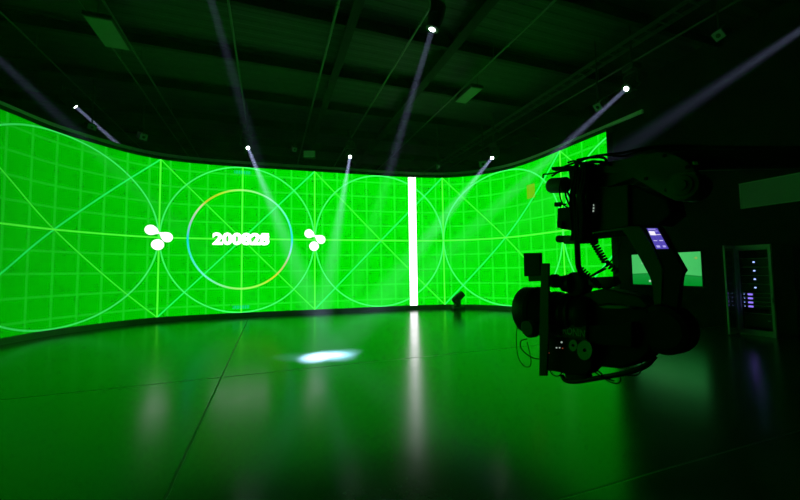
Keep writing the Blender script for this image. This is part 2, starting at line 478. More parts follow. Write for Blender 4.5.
def wallmat():
    m = pmat('dark_painted_wall', (.0045, .0045, .006), .8, 0, .15, .25, .8, .1); return m
WM = wallmat()
def wall_slab(a0, b0, a1, b1, n):
    return quad_slab(rp(a0, b0, 0), rp(a1, b1, 0), rp(a1, b1, HC), rp(a0, b0, HC), n * .2)
struct('wall_right', wall_slab(A0, B1, A1, B1, E2), WM)
struct('wall_left', wall_slab(A0, B0, A1, B0, -E2), WM)
struct('wall_back', wall_slab(A1, B0, A1, B1, E1), WM)
struct('wall_front', wall_slab(A0, B0, A0, B1, -E1), WM)
def ceil_material():
    m = bpy.data.materials.new('ribbed_roof_deck'); m.use_nodes = True
    nt = m.node_tree; nb = NB(nt); M = nb.m; b = nt.nodes['Principled BSDF']
    g = nt.nodes.new('ShaderNodeNewGeometry'); sp = nt.nodes.new('ShaderNodeSeparateXYZ'); nt.links.new(g.outputs['Position'], sp.inputs[0])
    a = M('ADD', M('MULTIPLY', sp.outputs[0], E1.x), M('MULTIPLY', sp.outputs[1], E1.y))
    n = nt.nodes.new('ShaderNodeTexNoise'); n.inputs['Scale'].default_value = .6; nt.links.new(g.outputs['Position'], n.inputs['Vector'])
    rib = nb.line(M('ABSOLUTE', M('SUBTRACT', M('FRACT', M('MULTIPLY', a, 3.3)), .5)), .2, .1)
    col = nb.mix(rib, (.007, .009, .010), (.013, .016, .018))
    col = nb.mix(n.outputs['Fac'], col, (.011, .013, .015))
    nt.links.new(col, b.inputs['Base Color']); b.inputs['Roughness'].default_value = .7
    bp = nt.nodes.new('ShaderNodeBump'); bp.inputs['Strength'].default_value = .6; bp.inputs['Distance'].default_value = .04
    nt.links.new(rib, bp.inputs['Height']); nt.links.new(bp.outputs[0], b.inputs['Normal'])
    return m
struct('ceiling', quad_slab(rp(A0, B0, HC), rp(A0, B1, HC), rp(A1, B1, HC), rp(A1, B0, HC), (0, 0, .1)), ceil_material())
RROT = Matrix.Rotation(RZ, 3, 'Z')             # local x = E2, local y = E1

# purlins across the room (I-sections), girders along it
k = 0
for a in (3.4, 5.55, 7.7, 9.85, 12.0, 14.15, 16.3, 18.45):
    k += 1
    bm = NBM(); L = B1 - B0
    b_box(bm, rp(a, (B0 + B1) / 2, HC - .012), (L, .13, .02), RROT)
    b_box(bm, rp(a, (B0 + B1) / 2, HC - .14), (L, .015, .24), RROT)
    b_box(bm, rp(a, (B0 + B1) / 2, HC - .265), (L, .11, .018), RROT)
    struct('trim_%d' % k, bm, MT['joist'])
for px_, py_, w in ((448, 55, .24), (345, 45, .20)):
    k += 1
    p = at_z(px_, py_, HC - .3); e = p.dot(E2)
    bm = NBM(); L = A1 - A0
    b_box(bm, rp((A0 + A1) / 2, e, HC - .10), (w * .25, L, .2), RROT); b_box(bm, rp((A0 + A1) / 2, e, HC - .29), (w, L, .03), RROT)
    struct('trim_%d' % k, bm, MT['joist'])

# conduits running the length of the ceiling
HPIPE = HC - .34
conds = [(138, 84, .020, 'thin grey conduit run under the roof left of the pale ceiling panel, nearer the middle'),
         (167, 105, .022, 'thin grey conduit beside the first, passing right of the far left ceiling panel'),
         (244, 104, .024, 'bright conduit near the ceiling beam over the numbered screen tile'),
         (237, 60, .014, 'thin wire-like conduit hugging the bright conduit over the numbered tile'),
         (315, 95, .030, 'grey conduit over the join right of the numbered screen tile'),
         (376, 97, .026, 'slanting grey conduit left of the large hanging stage light'),
         (437, 113, .026, 'slanting grey conduit leading up to the pale ceiling light near centre'),
         (560, 104, .026, 'far slanting grey conduit right of the cable tray'),
         (50, 60, .018, 'leftmost thin grey conduit under the dark roof')]
for x, y, r, lab in conds:
    e = at_z(x, y, HPIPE).dot(E2)
    bm = NBM(); b_cyl(bm, rp(2.2, e, HPIPE), rp(A1 - .02, e, HPIPE), r, n=12)
    for a in range(4, 20, 3):
        b_cyl(bm, rp(a, e, HPIPE - r * 1.25), rp(a, e, HPIPE + r * 1.25), r * 1.3, n=10)
        b_cyl(bm, rp(a + .6, e, HPIPE), rp(a + .6, e, HC - .005), .008, n=6)
    tag(obj('conduit_pipe', bm, MT['pipe'], None, True), lab, 'pipe', 'conduits under the roof')
# cable tray
e = at_z(545, 98, HPIPE - .05).dot(E2)
tray = thing('cable_tray', 'wide ribbed cable tray slanting across the roof right of centre', 'cable tray', rp(9, e, HPIPE - .05), RZ)
bm = NBM()
for s in (-1, 1): b_box(bm, rp(11, e + s * .17, HPIPE - .03), (.02, 17.8, .09), RROT)
obj('side_rail', bm, MT['pipe'], tray)
bm = NBM()
for i in range(56): b_box(bm, rp(2.4 + i * .31, e, HPIPE - .06), (.34, .035, .02), RROT)
obj('rung', bm, MT['pipe'], tray)
for a in range(4, 20, 3):
    for s in (-1, 1):
        bm = NBM(); b_cyl(bm, rp(a, e + s * .16, HPIPE), rp(a, e + s * .16, HC - .005), .008, n=6)
        obj('hanger_rod', bm, MT['dark'], tray)
bm = NBM()
b_tube(bm, [rp(2.5 + i, e + .05 * math.sin(i * 1.3), HPIPE - .025) for i in range(17)], .022, 8, 3)
b_tube(bm, [rp(2.5 + i, e - .09 + .03 * math.sin(i * 2.1), HPIPE - .03) for i in range(17)], .017, 8, 3)
obj('cables', bm, MT['rubber'], tray)

# ------------------------------------------------------------------ ceiling light boxes and small devices
def ceiling_light(px_, py_, lab, L=1.25, W=.42):
    p = at_z(px_, py_, HC - .55)
    t = thing('ceiling_light', lab, 'ceiling light', p, RZ, 'unlit roof lights')
    b_ = NBM(); b_box(b_, (0, 0, .05), (W, L, .09), None, .012)
    o = obj('housing', b_, MT['fixture']); o.parent = t
    b_ = NBM(); b_box(b_, (0, 0, 0), (W - .05, L - .06, .02), None, .004)
    o = obj('diffuser', b_, MT['pale']); o.parent = t
    for s in (-1, 1):
        b_ = NBM(); b_cyl(b_, (0, s * .5, .09), (0, s * .5, .55), .008, n=8)
        o = obj('hanger_wire', b_, MT['dark']); o.parent = t
    return t
ceiling_light(108, 34, 'unlit pale roof light hanging at upper left of the photo', 1.1, .5)
ceiling_light(468.5, 95.5, 'unlit pale roof light hanging right of the large stage light near centre', 1.0, .4)

def sensor(px_, py_, h, lab, size, mat, face=None):
    p = at_z(px_, py_, h)
    t = thing('tracking_camera', lab, 'camera', p, 0, 'small tracking cameras above the screen')
    tgt = Vector((0, 6.5, 1.)) if face is None else Vector(face)
    d = (tgt - p); q = d.to_track_quat('-Y', 'Z').to_matrix().to_4x4()
    w, hh = size
    for nm, fn, mt in (('body', lambda b_: b_box(b_, (0, .10, 0), (w, .2, hh), None, .012), MT['fixture']),
                       ('front_plate', lambda b_: b_box(b_, (0, -.012, 0), (w * .94, .02, hh * .94), None, .006), mat)):
        b_ = NBM(); fn(b_); b_.transform(q); o = obj(nm, b_, mt, None); o.parent = t
    b_ = NBM(); b_cyl(b_, (0, 0, hh * .3), (0, 0, HC - h - .002), .018, n=8); o = obj('drop_pole', b_, MT['dark']); o.parent = t
    b_ = NBM(); b_cyl(b_, (0, -.022, 0), (0, -.035, 0), min(w, hh) * .22, n=16); b_.transform(q); o = obj('lens', b_, MT['glass_lens']); o.parent = t
    return t
PM = pmat('pale_device_face', (.22, .24, .25), .5, 0, .4, .1, 8)
sensor(294.5, 149.5, 5.7, 'tiny dim box hung just left of the pale rectangular roof box', (.16, .16), PM)
sensor(92, 127, 5.7, 'small dim box just under the leftmost stage light beam', (.24, .16), PM)
sensor(143.5, 137, 5.75, 'small dark box hung above the join left of the numbered tile', (.22, .20), PM)
sensor(438, 166.5, 5.55, 'tiny dim box just above the screen right of the white bar', (.14, .16), PM)
sensor(483, 164, 5.45, 'small green-lit box just left of the stage light at the right bend', (.30, .24), PM)
sensor(598, 107, 5.5, 'tilted small box beside the right stage light beam', (.20, .20), PM)
sensor(719, 35, 6.2, 'small dim box high over the dark right wall', (.22, .2), PM)
# pale flat box above the screen
p = at(309.2, 154, 12.6)
t = thing('ceiling_speaker', 'pale flat rectangular speaker box hung above the screen between two stage lights', 'speaker', p)
bm = NBM(); b_box(bm, (0, .08, 0), (.41, .16, .25), None, .015); o = obj('cabinet', bm, MT['fixture']); o.parent = t
bm = NBM(); b_box(bm, (0, -.01, 0), (.39, .02, .23), None, .006); o = obj('front_grille', bm, pmat('pale_grille', (.75, .75, .75), .6, 0, .3, .1, 30)); o.parent = t
bm = NBM(); b_cyl(bm, (0, .1, .12), (0, .1, HC - p.z - .002), .02, n=8); o = obj('drop_pole', bm, MT['dark']); o.parent = t

# ------------------------------------------------------------------ moving-head stage lights
def head_bm():
    bm = NBM()
    b_lathe(bm, (0, 0, 0), (0, 0, -1), [(-.20, .06), (-.19, .11), (-.12, .135), (.0, .14), (.08, .135), (.16, .125), (.235, .12), (.24, .105)], 28)
    for k in range(5): b_cyl(bm, (0, 0, .16 - k * .022), (0, 0, .152 - k * .022), .142 - .004 * abs(k - 3), n=28)
    return bm
def make_head(on=True):
    t = thing('moving_head_light', 'x', 'stage light')
    bm = NBM(); b_box(bm, (0, 0, .36), (.30, .26, .14), None, .02); b_cyl(bm, (0, 0, .25), (0, 0, .29), .10, n=20)
    o = obj('base', bm, MT['fixture']); o.parent = t
    bm = NBM(); b_box(bm, (0, 0, .235), (.38, .12, .04), None, .01)
    for s in (-1, 1): b_box(bm, (s * .175, 0, .09), (.035, .11, .30), None, .012); b_cyl(bm, (s * .14, 0, 0), (s * .2, 0, 0), .05, n=16)
    o = obj('yoke', bm, MT['fixture']); o.parent = t
    h = obj('head', head_bm(), MT['fixture'], None, True); h.parent = t
    bm = NBM(); b_lathe(bm, (0, 0, -.238), (0, 0, -1), [(0, .058), (.008, .056), (.016, .04), (.020, .01)], 20)
    l = obj('lens', bm, MT['lens_on'] if on else MT['glass_lens'], None, True); l.parent = h
    bm = NBM(); b_cyl(bm, (0, 0, 0), (0, 0, 1), .025, n=12)
    pz = obj('drop_pole', bm, MT['dark']); pz.parent = t; pz.location = (0, 0, .43)
    bm = NBM(); b_box(bm, (0, 0, .445), (.10, .06, .06), None, .01)
    o = obj('clamp', bm, MT['dark']); o.parent = t
    return t
def copy_tree(o, parent=None):
    c = o.copy(); COL.objects.link(c)
    if parent is not None: c.parent = parent; c.matrix_parent_inverse = o.matrix_parent_inverse.copy()
    for ch in list(o.children): copy_tree(ch, c)
    return c
FLOOR_A = at_z(334, 355.2, 0); FLOOR_B = at_z(315, 357, 0)
# (lens px, height, aim point, spot size deg, power, label)
P_ = 42.
heads = [
    (76, 107, 6.62, at(128, 153, 11.7), 4.0, 2.3, 'lit stage light far left, above the left bend of the screen'),
    (248, 148, 5.62, FLOOR_A, 4.6, .85, 'lit stage light just above the screen over the numbered tile'),
    (350, 157, 5.56, FLOOR_B, 4.0, .8, 'lit stage light just above the screen left of the white bar'),
    (432, 30, 5.60, FLOOR_A, 4.4, .45, 'nearest lit stage light, large and black, high above the white bar'),
    (492, 158, 5.46, FLOOR_A, 4.6, .75, 'lit stage light just above the right bend of the screen'),
    (626, 89, 5.60, FLOOR_A, 4.0, .5, 'lit stage light high to the right past the end of the screen'),
    (195, -55, 5.60, FLOOR_B, 4.4, .20, 'lit stage light above the top edge, its beam crossing the numbered tile'),
    (868, -15, 5.60, FLOOR_B, 4.6, .22, 'lit stage light out of frame at upper right, its broad beam slanting down'),
    (-75, -10, 5.60, FLOOR_B, 4.4, .12, 'lit stage light beyond the upper left corner, its faint beam over the left bend'),
]
proto = make_head()
for i, (x, y, h, tgt, ang, pw, lab) in enumerate(heads):
    o = proto if i == 0 else copy_tree(proto)
    lens = at_z(x, y, h); d = (tgt - lens).normalized()
    pos = lens - d * .25
    o.location = pos
    pan = math.atan2(d.x, -d.y)          # local -y faces the target horizontally
    o.rotation_euler = (0, 0, pan)
    tilt = math.atan2(math.hypot(d.x, d.y), -d.z)
    tag(o, lab, 'stage light', 'stage lights hung around the screen')
    for ch in o.children:
        if ch.name.startswith('head'): ch.rotation_euler = (-tilt, 0, 0)
        if ch.name.startswith('drop_pole'): ch.scale = (1, 1, HC - (pos.z + .43) - .002)
    ld = bpy.data.lights.new('stage_beam', 'AREA'); ld.shape = 'DISK'; ld.size = .10; ld.spread = math.radians(ang * 1.05)
    ld.energy = P_ * pw; ld.color = (.50, .58, 1.)
    lo = bpy.data.objects.new('stage_beam', ld); COL.objects.link(lo)
    lo.location = lens + d * .03; lo.rotation_euler = d.to_track_quat('-Z', 'Y').to_euler()

# floor-standing moving head by the wall
pf = at_z(458, 309.5, 0)
t = thing('floor_stage_light', 'unlit black stage light standing on the floor against the right bend of the screen', 'stage light', (pf.x, pf.y, 0), .2)
bm = NBM(); b_box(bm, (0, 0, .07), (.46, .34, .13), None, .02)
for s in (-1, 1): b_box(bm, (s * .19, .12, .008), (.06, .06, .016)); b_box(bm, (s * .19, -.12, .008), (.06, .06, .016))
o = obj('base', bm, MT['fixture']); o.parent = t
bm = NBM(); b_box(bm, (-.02, 0, .17), (.20, .30, .06), None, .012)
for s in (-1, 1): b_box(bm, (-.02, s * .15, .30), (.16, .03, .30), None, .012); b_cyl(bm, (-.02, s * .12, .40), (-.02, s * .175, .40), .06, n=16)
o = obj('yoke', bm, MT['fixture']); o.parent = t
hd = head_bm(); hd.transform(Matrix.Rotation(math.radians(-128), 4, 'Y') @ Matrix.Diagonal((1., 1., 1.15, 1)))
hd.transform(Matrix.Translation((.0, 0, .43)))
o = obj('head', hd, MT['fixture'], None, True); o.parent = t

# ------------------------------------------------------------------ right wall: monitor, board
def on_wall(x, y, off=.06): return at_e2(x, y, B1 - off)
tl, tr, br, bl = on_wall(632.2, 254.2), on_wall(701.4, 252.2), on_wall(701.6, 285.6), on_wall(632.6, 284.6)
a_hi = (tl.dot(E1) + bl.dot(E1)) / 2; a_lo = (tr.dot(E1) + br.dot(E1)) / 2
z_hi = (tl.z + tr.z) / 2; z_lo = (bl.z + br.z) / 2
ac, zc, tw, th = (a_hi + a_lo) / 2, (z_hi + z_lo) / 2, a_hi - a_lo, z_hi - z_lo
print('tv', ac, zc, tw, th)
tv = thing('wall_monitor', 'wide wall monitor showing a pale green camera picture of the stage', 'monitor', rp(ac, B1 - .05, zc), RZ)
bm = NBM(); b_box(bm, rp(ac, B1 - .035, zc), (.05, tw + .05, th + .05), RROT, .008); obj('bezel', bm, MT['matte'], tv)
bm = NBM(); b_box(bm, rp(ac, B1 - .004, zc), (.006, .4, .3), RROT); obj('wall_bracket', bm, MT['dark'], tv)
bm = NBM(); uvl = bm.loops.layers.uv.new('pic')
vs = [bm.verts.new(p) for p in (rp(a_hi, B1 - .0615, z_lo), rp(a_lo, B1 - .0615, z_lo), rp(a_lo, B1 - .0615, z_hi), rp(a_hi, B1 - .0615, z_hi))]
f = bm.faces.new(vs)
for lp, c_ in zip(f.loops, ((0, 0), (1, 0), (1, 1), (0, 1))): lp[uvl].uv = c_
def tv_material():
    m = bpy.data.materials.new('monitor_picture'); m.use_nodes = True
    nt = m.node_tree; nb = NB(nt); M = nb.m; b = nt.nodes['Principled BSDF']
    uvn = nt.nodes.new('ShaderNodeUVMap'); uvn.uv_map = 'pic'
    sp = nt.nodes.new('ShaderNodeSeparateXYZ'); nt.links.new(uvn.outputs[0], sp.inputs[0]); u, v = sp.outputs[0], sp.outputs[1]
    hor = M('SUBTRACT', .36, M('MULTIPLY', M('MAXIMUM', M('SUBTRACT', u, .62), 0.), .22))
    hor = M('SUBTRACT', hor, M('MULTIPLY', M('MAXIMUM', M('SUBTRACT', .18, u), 0.), .12))
    scr_c = nb.mix(M('ABSOLUTE', M('SUBTRACT', u, .45)), (.10, .72, .17), (.035, .50, .11))
    flo = nb.mix(M('DIVIDE', v, .36), (.0, .30, .02), (.01, .36, .05))
    col = nb.mix(nb.line(M('SUBTRACT', hor, v), -.01, .02), flo, scr_c)
    col = nb.mix(M('MULTIPLY', nb.line(M('ABSOLUTE', M('SUBTRACT', v, hor)), .010, .012), .7), col, (.0, .2, .02))
    for cu, cv, cr, cc in ((.17, .70, .018, (.2, .8, .3)), (.28, .12, .018, (.5, .9, .6)), (.94, .82, .018, (.30, .55, .10))):
        du = M('MULTIPLY', M('SUBTRACT', u, cu), 1.9); dv = M('SUBTRACT', v, cv)
        d = M('SQRT', M('ADD', M('MULTIPLY', du, du), M('MULTIPLY', dv, dv)))
        col = nb.mix(nb.line(d, cr, .03), col, cc)
    nt.links.new(col, b.inputs['Emission Color']); b.inputs['Emission Strength'].default_value = .85
    b.inputs['Base Color'].default_value = (.01, .01, .01, 1); b.inputs['Roughness'].default_value = .3
    return m
obj('picture', bm, tv_material(), tv)
# pale board high on the wall
p0, p1, p2 = on_wall(739.3, 184.3, .05), on_wall(740.5, 208.3, .05), on_wall(800, 176.8, .05)
bt, bb = p0.z, p1.z
aL = p0.dot(E1); aR = aL - 3.2
t = thing('wall_board', 'long pale blank board mounted high on the dark right wall above the equipment rack', 'board', rp((aL + aR) / 2, B1 - .03, (bt + bb) / 2), RZ)
bm = NBM(); b_box(bm, rp((aL + aR) / 2, B1 - .0205, (bt + bb) / 2), (.035, aL - aR, bt - bb), RROT, .004); obj('board_face', bm, MT['panelwall'], t)
bm = NBM()
for z in (bt, bb): b_box(bm, rp((aL + aR) / 2, B1 - .025, z), (.045, aL - aR + .03, .025), RROT)
for a in (aL, aR): b_box(bm, rp(a, B1 - .025, (bt + bb) / 2), (.045, .025, bt - bb + .03), RROT)
obj('board_frame', bm, MT['rackframe'], t)

# ------------------------------------------------------------------ equipment rack
c0 = at_z(777, 338.4, 0)                      # front bottom corner, near side
rb = c0.dot(E2); ra = c0.dot(E1)
RW, RH, RD = .62, 1.93, .78
if rb + RD > B1 - .02: RD = B1 - .02 - rb
print('rack', ra, rb, RD)
rk = thing('equipment_rack', 'tall grey equipment rack with open glass door and rows of blue and violet lights', 'rack', rp(ra + RW / 2, rb + RD / 2, 0), RZ)
def rbox(bm, a0, a1, b0, b1, z0, z1, bev=0.): b_box(bm, rp(ra + (a0 + a1) / 2, rb + (b0 + b1) / 2, (z0 + z1) / 2), (b1 - b0, a1 - a0, z1 - z0), RROT, bev)
bm = NBM()
rbox(bm, 0, .055, 0, .05, 0, RH, .006); rbox(bm, RW - .055, RW, 0, .05, 0, RH, .006)
rbox(bm, .055, RW - .055, 0, .05, RH - .11, RH, .006); rbox(bm, .055, RW - .055, 0, .05, 0, .12, .006)
obj('front_frame', bm, MT['rackframe'], rk)
bm = NBM(); rbox(bm, 0, .02, .05, RD, .03, RH - .01); rbox(bm, RW - .02, RW, .05, RD, .03, RH - .01)
obj('side_panel', bm, MT['rackside'], rk)
bm = NBM(); rbox(bm, 0, RW, .05, RD, RH - .03, RH); rbox(bm, .02, RW - .02, RD - .02, RD, .03, RH - .03); rbox(bm, 0, RW, .05, RD, 0, .03)
obj('shell', bm, MT['matte'], rk)
bm = NBM()
for a in (.085, RW - .085): rbox(bm, a - .02, a + .02, .06, .09, .12, RH - .11)
obj('mounting_rail', bm, MT['dark'], rk)
# glass door swung open at the far side
hinge = rp(ra + RW, rb, 0)
dang = math.radians(-8)
dd = (-E2 * math.cos(dang) + E1 * math.sin(dang)); dn = Vector((dd.y, -dd.x, 0))
drot = Matrix((( dd.x, dn.x, 0), (dd.y, dn.y, 0), (0, 0, 1)))
DW = .50
bm = NBM()
for t0, t1, z0, z1 in ((0, .05, .03, RH), (DW - .03, DW, .03, RH), (.05, DW - .03, RH - .06, RH), (.05, DW - .03, .03, .10)):
    c_ = hinge + dd * ((t0 + t1) / 2 + .01); b_box(bm, (c_.x, c_.y, (z0 + z1) / 2), (t1 - t0, .03, z1 - z0), drot, .004)
door = obj('door', bm, MT['rackframe'], rk)
gm = bpy.data.materials.new('smoked_door_glass'); gm.use_nodes = True
gb = gm.node_tree.nodes['Principled BSDF']; gb.inputs['Base Color'].default_value = (.25, .2, .28, 1); gb.inputs['Roughness'].default_value = .05; gb.inputs['Transmission Weight'].default_value = .75; gb.inputs['IOR'].default_value = 1.45
c_ = hinge + dd * (DW / 2 + .01)
bm = NBM(); b_box(bm, (c_.x, c_.y, RH / 2 + .02), (DW - .08, .006, RH - .16), drot); obj('door_glass', bm, gm, door)
bm = NBM(); rbox(bm, .015, .04, -.03, 0, .70, .82, .006); ol = obj('latch', bm, pmat('latch_metal', (.7, .7, .7), .4, .2, .5, .05, 20), rk); ol['label'] = 'pale latch on the rack frame'
# equipment in the rack
UM = pmat('black_server_front', (.02, .022, .025), .5, 0, .4, .2, 30)
def unit(name, cat, z0, z1, lab, grp, leds):
    t = thing(name, lab, cat, rp(ra + RW / 2, rb + .09, z0), RZ, grp)
    bm = NBM(); rbox(bm, .10, RW - .10, .085, RD - .08, z0, z1 - .012, .004)
    obj('chassis', bm, UM, t)
    bm = NBM(); rbox(bm, .07, RW - .07, .055, .085, z0 + .004, z1 - .014, .003); obj('front_bezel', bm, UM, t)
    for (fa, w, h, mt, nm) in leds:
        bm = NBM(); zc_ = (z0 + z1) / 2; aa = RW * (1 - fa)
        rbox(bm, aa - w / 2, aa + w / 2, .046, .056, zc_ - h / 2, zc_ + h / 2, .003); obj(nm, bm, MT[mt], t)
    bm = NBM(); rbox(bm, .075, RW - .075, .048, .056, z1 - .016, z1 - .006); obj('trim_strip', bm, MT['rackframe'], t)
    return t
ordn = ['topmost', 'second', 'third', 'fourth']
zs = [RH * (1 - (v - 245.) / 91.) for v in (263, 271.8, 280.3, 288.8)]
for n_, z in zip(ordn, zs):
    unit('rack_server', 'server', z - .075, z + .105, '%s black server in the rack with a single bright blue light' % n_, 'servers in the rack', [(.49, .034, .026, 'led_blue', 'status_light')])
zs = [RH * (1 - (v - 245.) / 91.) for v in (295.2, 299.2, 303.4, 307.4)]
for n_, z in zip(ordn, zs):
    unit('network_switch', 'network switch', z - .038, z + .042, '%s slim unit of the violet-lit stack in the rack' % n_, 'violet-lit units in the rack', [(.33, .085, .038, 'led_violet', 'port_lights'), (.16, .012, .012, 'led_blue', 'link_light')])
z = RH * (1 - (320 - 245.) / 91.)
unit('power_unit', 'power unit', z - .16, z + .14, 'unlit black power unit near the bottom of the rack', None, [(.80, .05, .02, 'rackframe', 'socket')])

# ------------------------------------------------------------------ camera crane, stabiliser and cinema camera
Y0 = 1.25
YAW = math.radians(62)
DS = .62                                        # the rig is slim front to back
BK = Vector((math.sin(YAW), math.cos(YAW), 0))   # away from the rig's face
_k = (at(620, 270, Y0) - CAM).dot(BK)
def R(x, y, d=0.):
    q = ray(x, y); return CAM + q * ((_k + d * DS) / q.dot(BK))
def pxs(x): return (R(x, 270).y) / F
PX = Y0 / F                                     # metres per pixel at that distance
def poly(bm, pts, d0, d1, bev=.002): return b_prism(bm, [R(x, y, d0) for x, y in pts], BK * (d1 - d0) * DS, bev)
def rod(bm, a, b, da, db, r, n=20, bev=0.): return b_cyl(bm, R(*a, da), R(*b, db), r * PX, n=n, bev=bev)
def disc(bm, x, y, r, d0, d1, n=32, bev=.0015): return b_cyl(bm, R(x, y, d0), R(x, y, d0) + BK * (d1 - d0) * DS, r * PX, n=n, bev=bev)
def cable(bm, pts, r, n=8): return b_tube(bm, [R(*p[:2], p[2] if len(p) > 2 else 0) for p in pts], r * PX, n, 8)
class Cables:                                   # every cable a part of its own
    def __init__(s, parent): s.p = parent
    def add(s, pts, r):
        bm = NBM(); cable(bm, pts, r); return obj('cable', bm, MT['rubber'], s.p, True)
def coil(bm, a, b, da, db, turns, rad, r):
    A, B = R(*a, da), R(*b, db); ax = (B - A).normalized(); o1 = ax.orthogonal().normalized(); o2 = ax.cross(o1)
    N = turns * 14
    b_tube(bm, [A.lerp(B, i / N) + (o1 * math.cos(2 * PI * i / 14) + o2 * math.sin(2 * PI * i / 14)) * rad * PX for i in range(N + 1)], r * PX, 6, 0)

TPX = PX * .93
# --- crane
cr = thing('camera_crane', 'dark camera crane with pivot plate and cable bundle reaching in from the right', 'camera crane', R(930, 170, .35) * 1 - Vector((0, 0, R(930, 170, .35).z)))
bm = NBM()
plate_pts = [(601, 163), (622, 160), (640, 155.5), (656, 152), (668, 152.2), (678, 156.5), (688, 162), (694, 169), (697.5, 178), (698.5, 186), (696, 194), (690, 199.5), (683, 201.5), (675, 200.5), (666, 196.5), (645, 184), (625, 172), (601, 174)]
poly(bm, plate_pts, .02, .045)
plate = obj('pivot_plate', bm, MT['plate'], cr, True)
for x, y in ((664, 155.5), (687, 167), (645.6, 178.5), (666, 190)):
    bm = NBM(); disc(bm, x, y, 1.7, .014, .03, 12, 0); obj('bolt', bm, MT['rubber'], plate)
bm = NBM(); b_lathe(bm, R(683, 185.6, .02), -BK, [(0, 12.5 * PX), (.006, 12.3 * PX), (.007, 9 * PX), (.012, 8.5 * PX), (.013, 5 * PX), (.018, 4.6 * PX)], 36)
obj('pivot_hub', bm, MT['plate'], cr, True)
bm = NBM(); disc(bm, 683, 185.6, 13, .045, .17); poly(bm, [(s[0] + 1.5, s[1] - .5) for s in plate_pts], .15, .175)
obj('rear_plate', bm, MT['black'], cr, True)
bm = NBM(); rod(bm, (680, 173.5), (696, 172.5), .012, .012, .9, 8); poly(bm, [(692, 161.5), (698, 161), (699, 164.5), (693, 165)], .0, .02)
obj('plate_glint', bm, MT['steel'], cr)  # steel slivers added to stand for bright highlights on the pivot plate
bm = NBM(); poly(bm, [(597, 166), (632, 160.5), (648, 170), (632, 178), (607, 187.5), (590, 189), (588, 172)], .035, .14, .004)
obj('tilt_arm', bm, MT['plate'], cr)
bm = NBM(); rod(bm, (594, 188.2), (608, 186.6), .03, .03, .9, 8); obj('edge_rod', bm, MT['steel'], cr)
bm = NBM(); disc(bm, 584, 182, 11.5, .0, .12); disc(bm, 584, 182, 8, -.012, .01); obj('tilt_motor', bm, MT['matte'], cr, True)
bm = NBM(); b_lathe(bm, R(566, 185, .07), R(542, 186, .07) - R(566, 185, .07), [(0, 9.5 * PX), (20 * PX, 9.3 * PX), (23 * PX, 8 * PX), (24.5 * PX, 5 * PX)], 28)
obj('counter_drum', bm, MT['plate'], cr, True)
bm = NBM(); poly(bm, [(551, 167), (572, 165.5), (573, 169.5), (552, 170.5)], .0, .05)
poly(bm, [(568, 168), (604, 163), (606, 176), (570, 186)], .05, .12, .004)
obj('clamp_block', bm, MT['matte'], cr)
bm = NBM()
b_cyl(bm, R(668, 162, .11), R(930, 152, .35), 9 * PX, n=24)
obj('boom_arm', bm, MT['black'], cr, True)
bm = NBM()
e_ = R(930, 152, .35); b_cyl(bm, (e_.x, e_.y, .06), (e_.x, e_.y, e_.z + .06), .06, n=24); b_box(bm, (e_.x, e_.y, .04), (.8, .8, .08), None, .02)
obj('column', bm, MT['black'], cr)
# cables over the top and the hanging bundle
cs = Cables(cr)
cs.add([(556, 170.5, .03), (566, 166, .0), (578, 161.5, -.02), (592, 157, -.02), (606, 154.5, 0), (622, 153, .01), (640, 149, .02), (660, 146.5, .06), (690, 146, .12), (720, 147, .15), (800, 148, .24)], 1.3)
cs.add([(574, 166, .0), (586, 158.5, -.02), (600, 155, -.01), (616, 156, .0), (626, 155.5, .02), (650, 149, .05), (700, 151, .13), (800, 155, .24)], 1.0)
cs.add([(568, 162.5, .0), (574, 161, -.02), (584, 163.5, -.01), (594, 161, -.01), (606, 165, .01)], 1.1)
cs.add([(576, 164, .01), (590, 162.5, -.03), (602, 162, -.02), (612, 165, .02)], 1.5)
cs.add([(543, 178, .04), (543.5, 174.5, .03), (548, 174, .02), (556, 172.5, .01), (570, 169, .0), (580, 168, -.02)], 1.0)
cs.add([(552, 176, .04), (560, 171.5, .01), (572, 170, -.01), (586, 168, -.02)], 1.2)
cs.add([(577, 160, .02), (590, 157.5, .02), (604, 158, .02), (607, 164, .03)], 1.4)
cs = Cables(cr)
random.seed(3)
for i in range(13):
    x0 = 573 + i * 1.6; j = lambda k: random.uniform(-k, k)
    d = .0 - .035 * math.sin(i * PI / 12) + j(.01)
    cs.add([(x0 + 3 + j(3), 164 + j(2), d + .01), (x0 + 1 + j(1.5), 176 + j(3), d - .01), (x0 - 1 + j(1.2), 196, d), (x0 - 1 + j(1), 215, d), (x0 - 1 + j(1), 232, d + .005), (x0 - 1.5 + j(1), 240, d + .02)], 1.6 + random.random() * .6)
cs.add([(561, 180, .0), (559.5, 188, -.02), (560, 196, -.02), (563, 204, -.01), (570, 210, .0), (575, 222, .0)], .8)
cs.add([(566, 182, .0), (565.5, 194, -.02), (569, 204, -.01), (575, 214, .0)], 1.0)
cs.add([(570, 180, .0), (567, 190, -.02), (572, 200, -.01), (578, 208, .0)], 1.2)
# pan box under the arm
bm = NBM(); poly(bm, [(588, 189), (628.5, 184), (629, 226.5), (588.5, 233)], .03, .17, .004)
obj('control_box', bm, pmat('control_box_paint', (.05, .05, .05), .45, 0, .5, .15, 40), cr)
bm = NBM(); poly(bm, [(629.5, 184), (668, 199), (672, 214), (658, 226), (629.5, 226)], .045, .20, .006)
obj('pan_housing', bm, MT['matte'], cr)
bm = NBM()
for k, (y, w) in enumerate(((205.3, .9), (208.2, 1.1), (211, .8))): poly(bm, [(591.6 - w * .3, y - .8), (592.6 + w, y - .9), (592.6 + w, y + .7), (591.6 - w * .3, y + .8)], .024, .03, 0)
obj('indicator_marks', bm, MT['led_white'], cr)

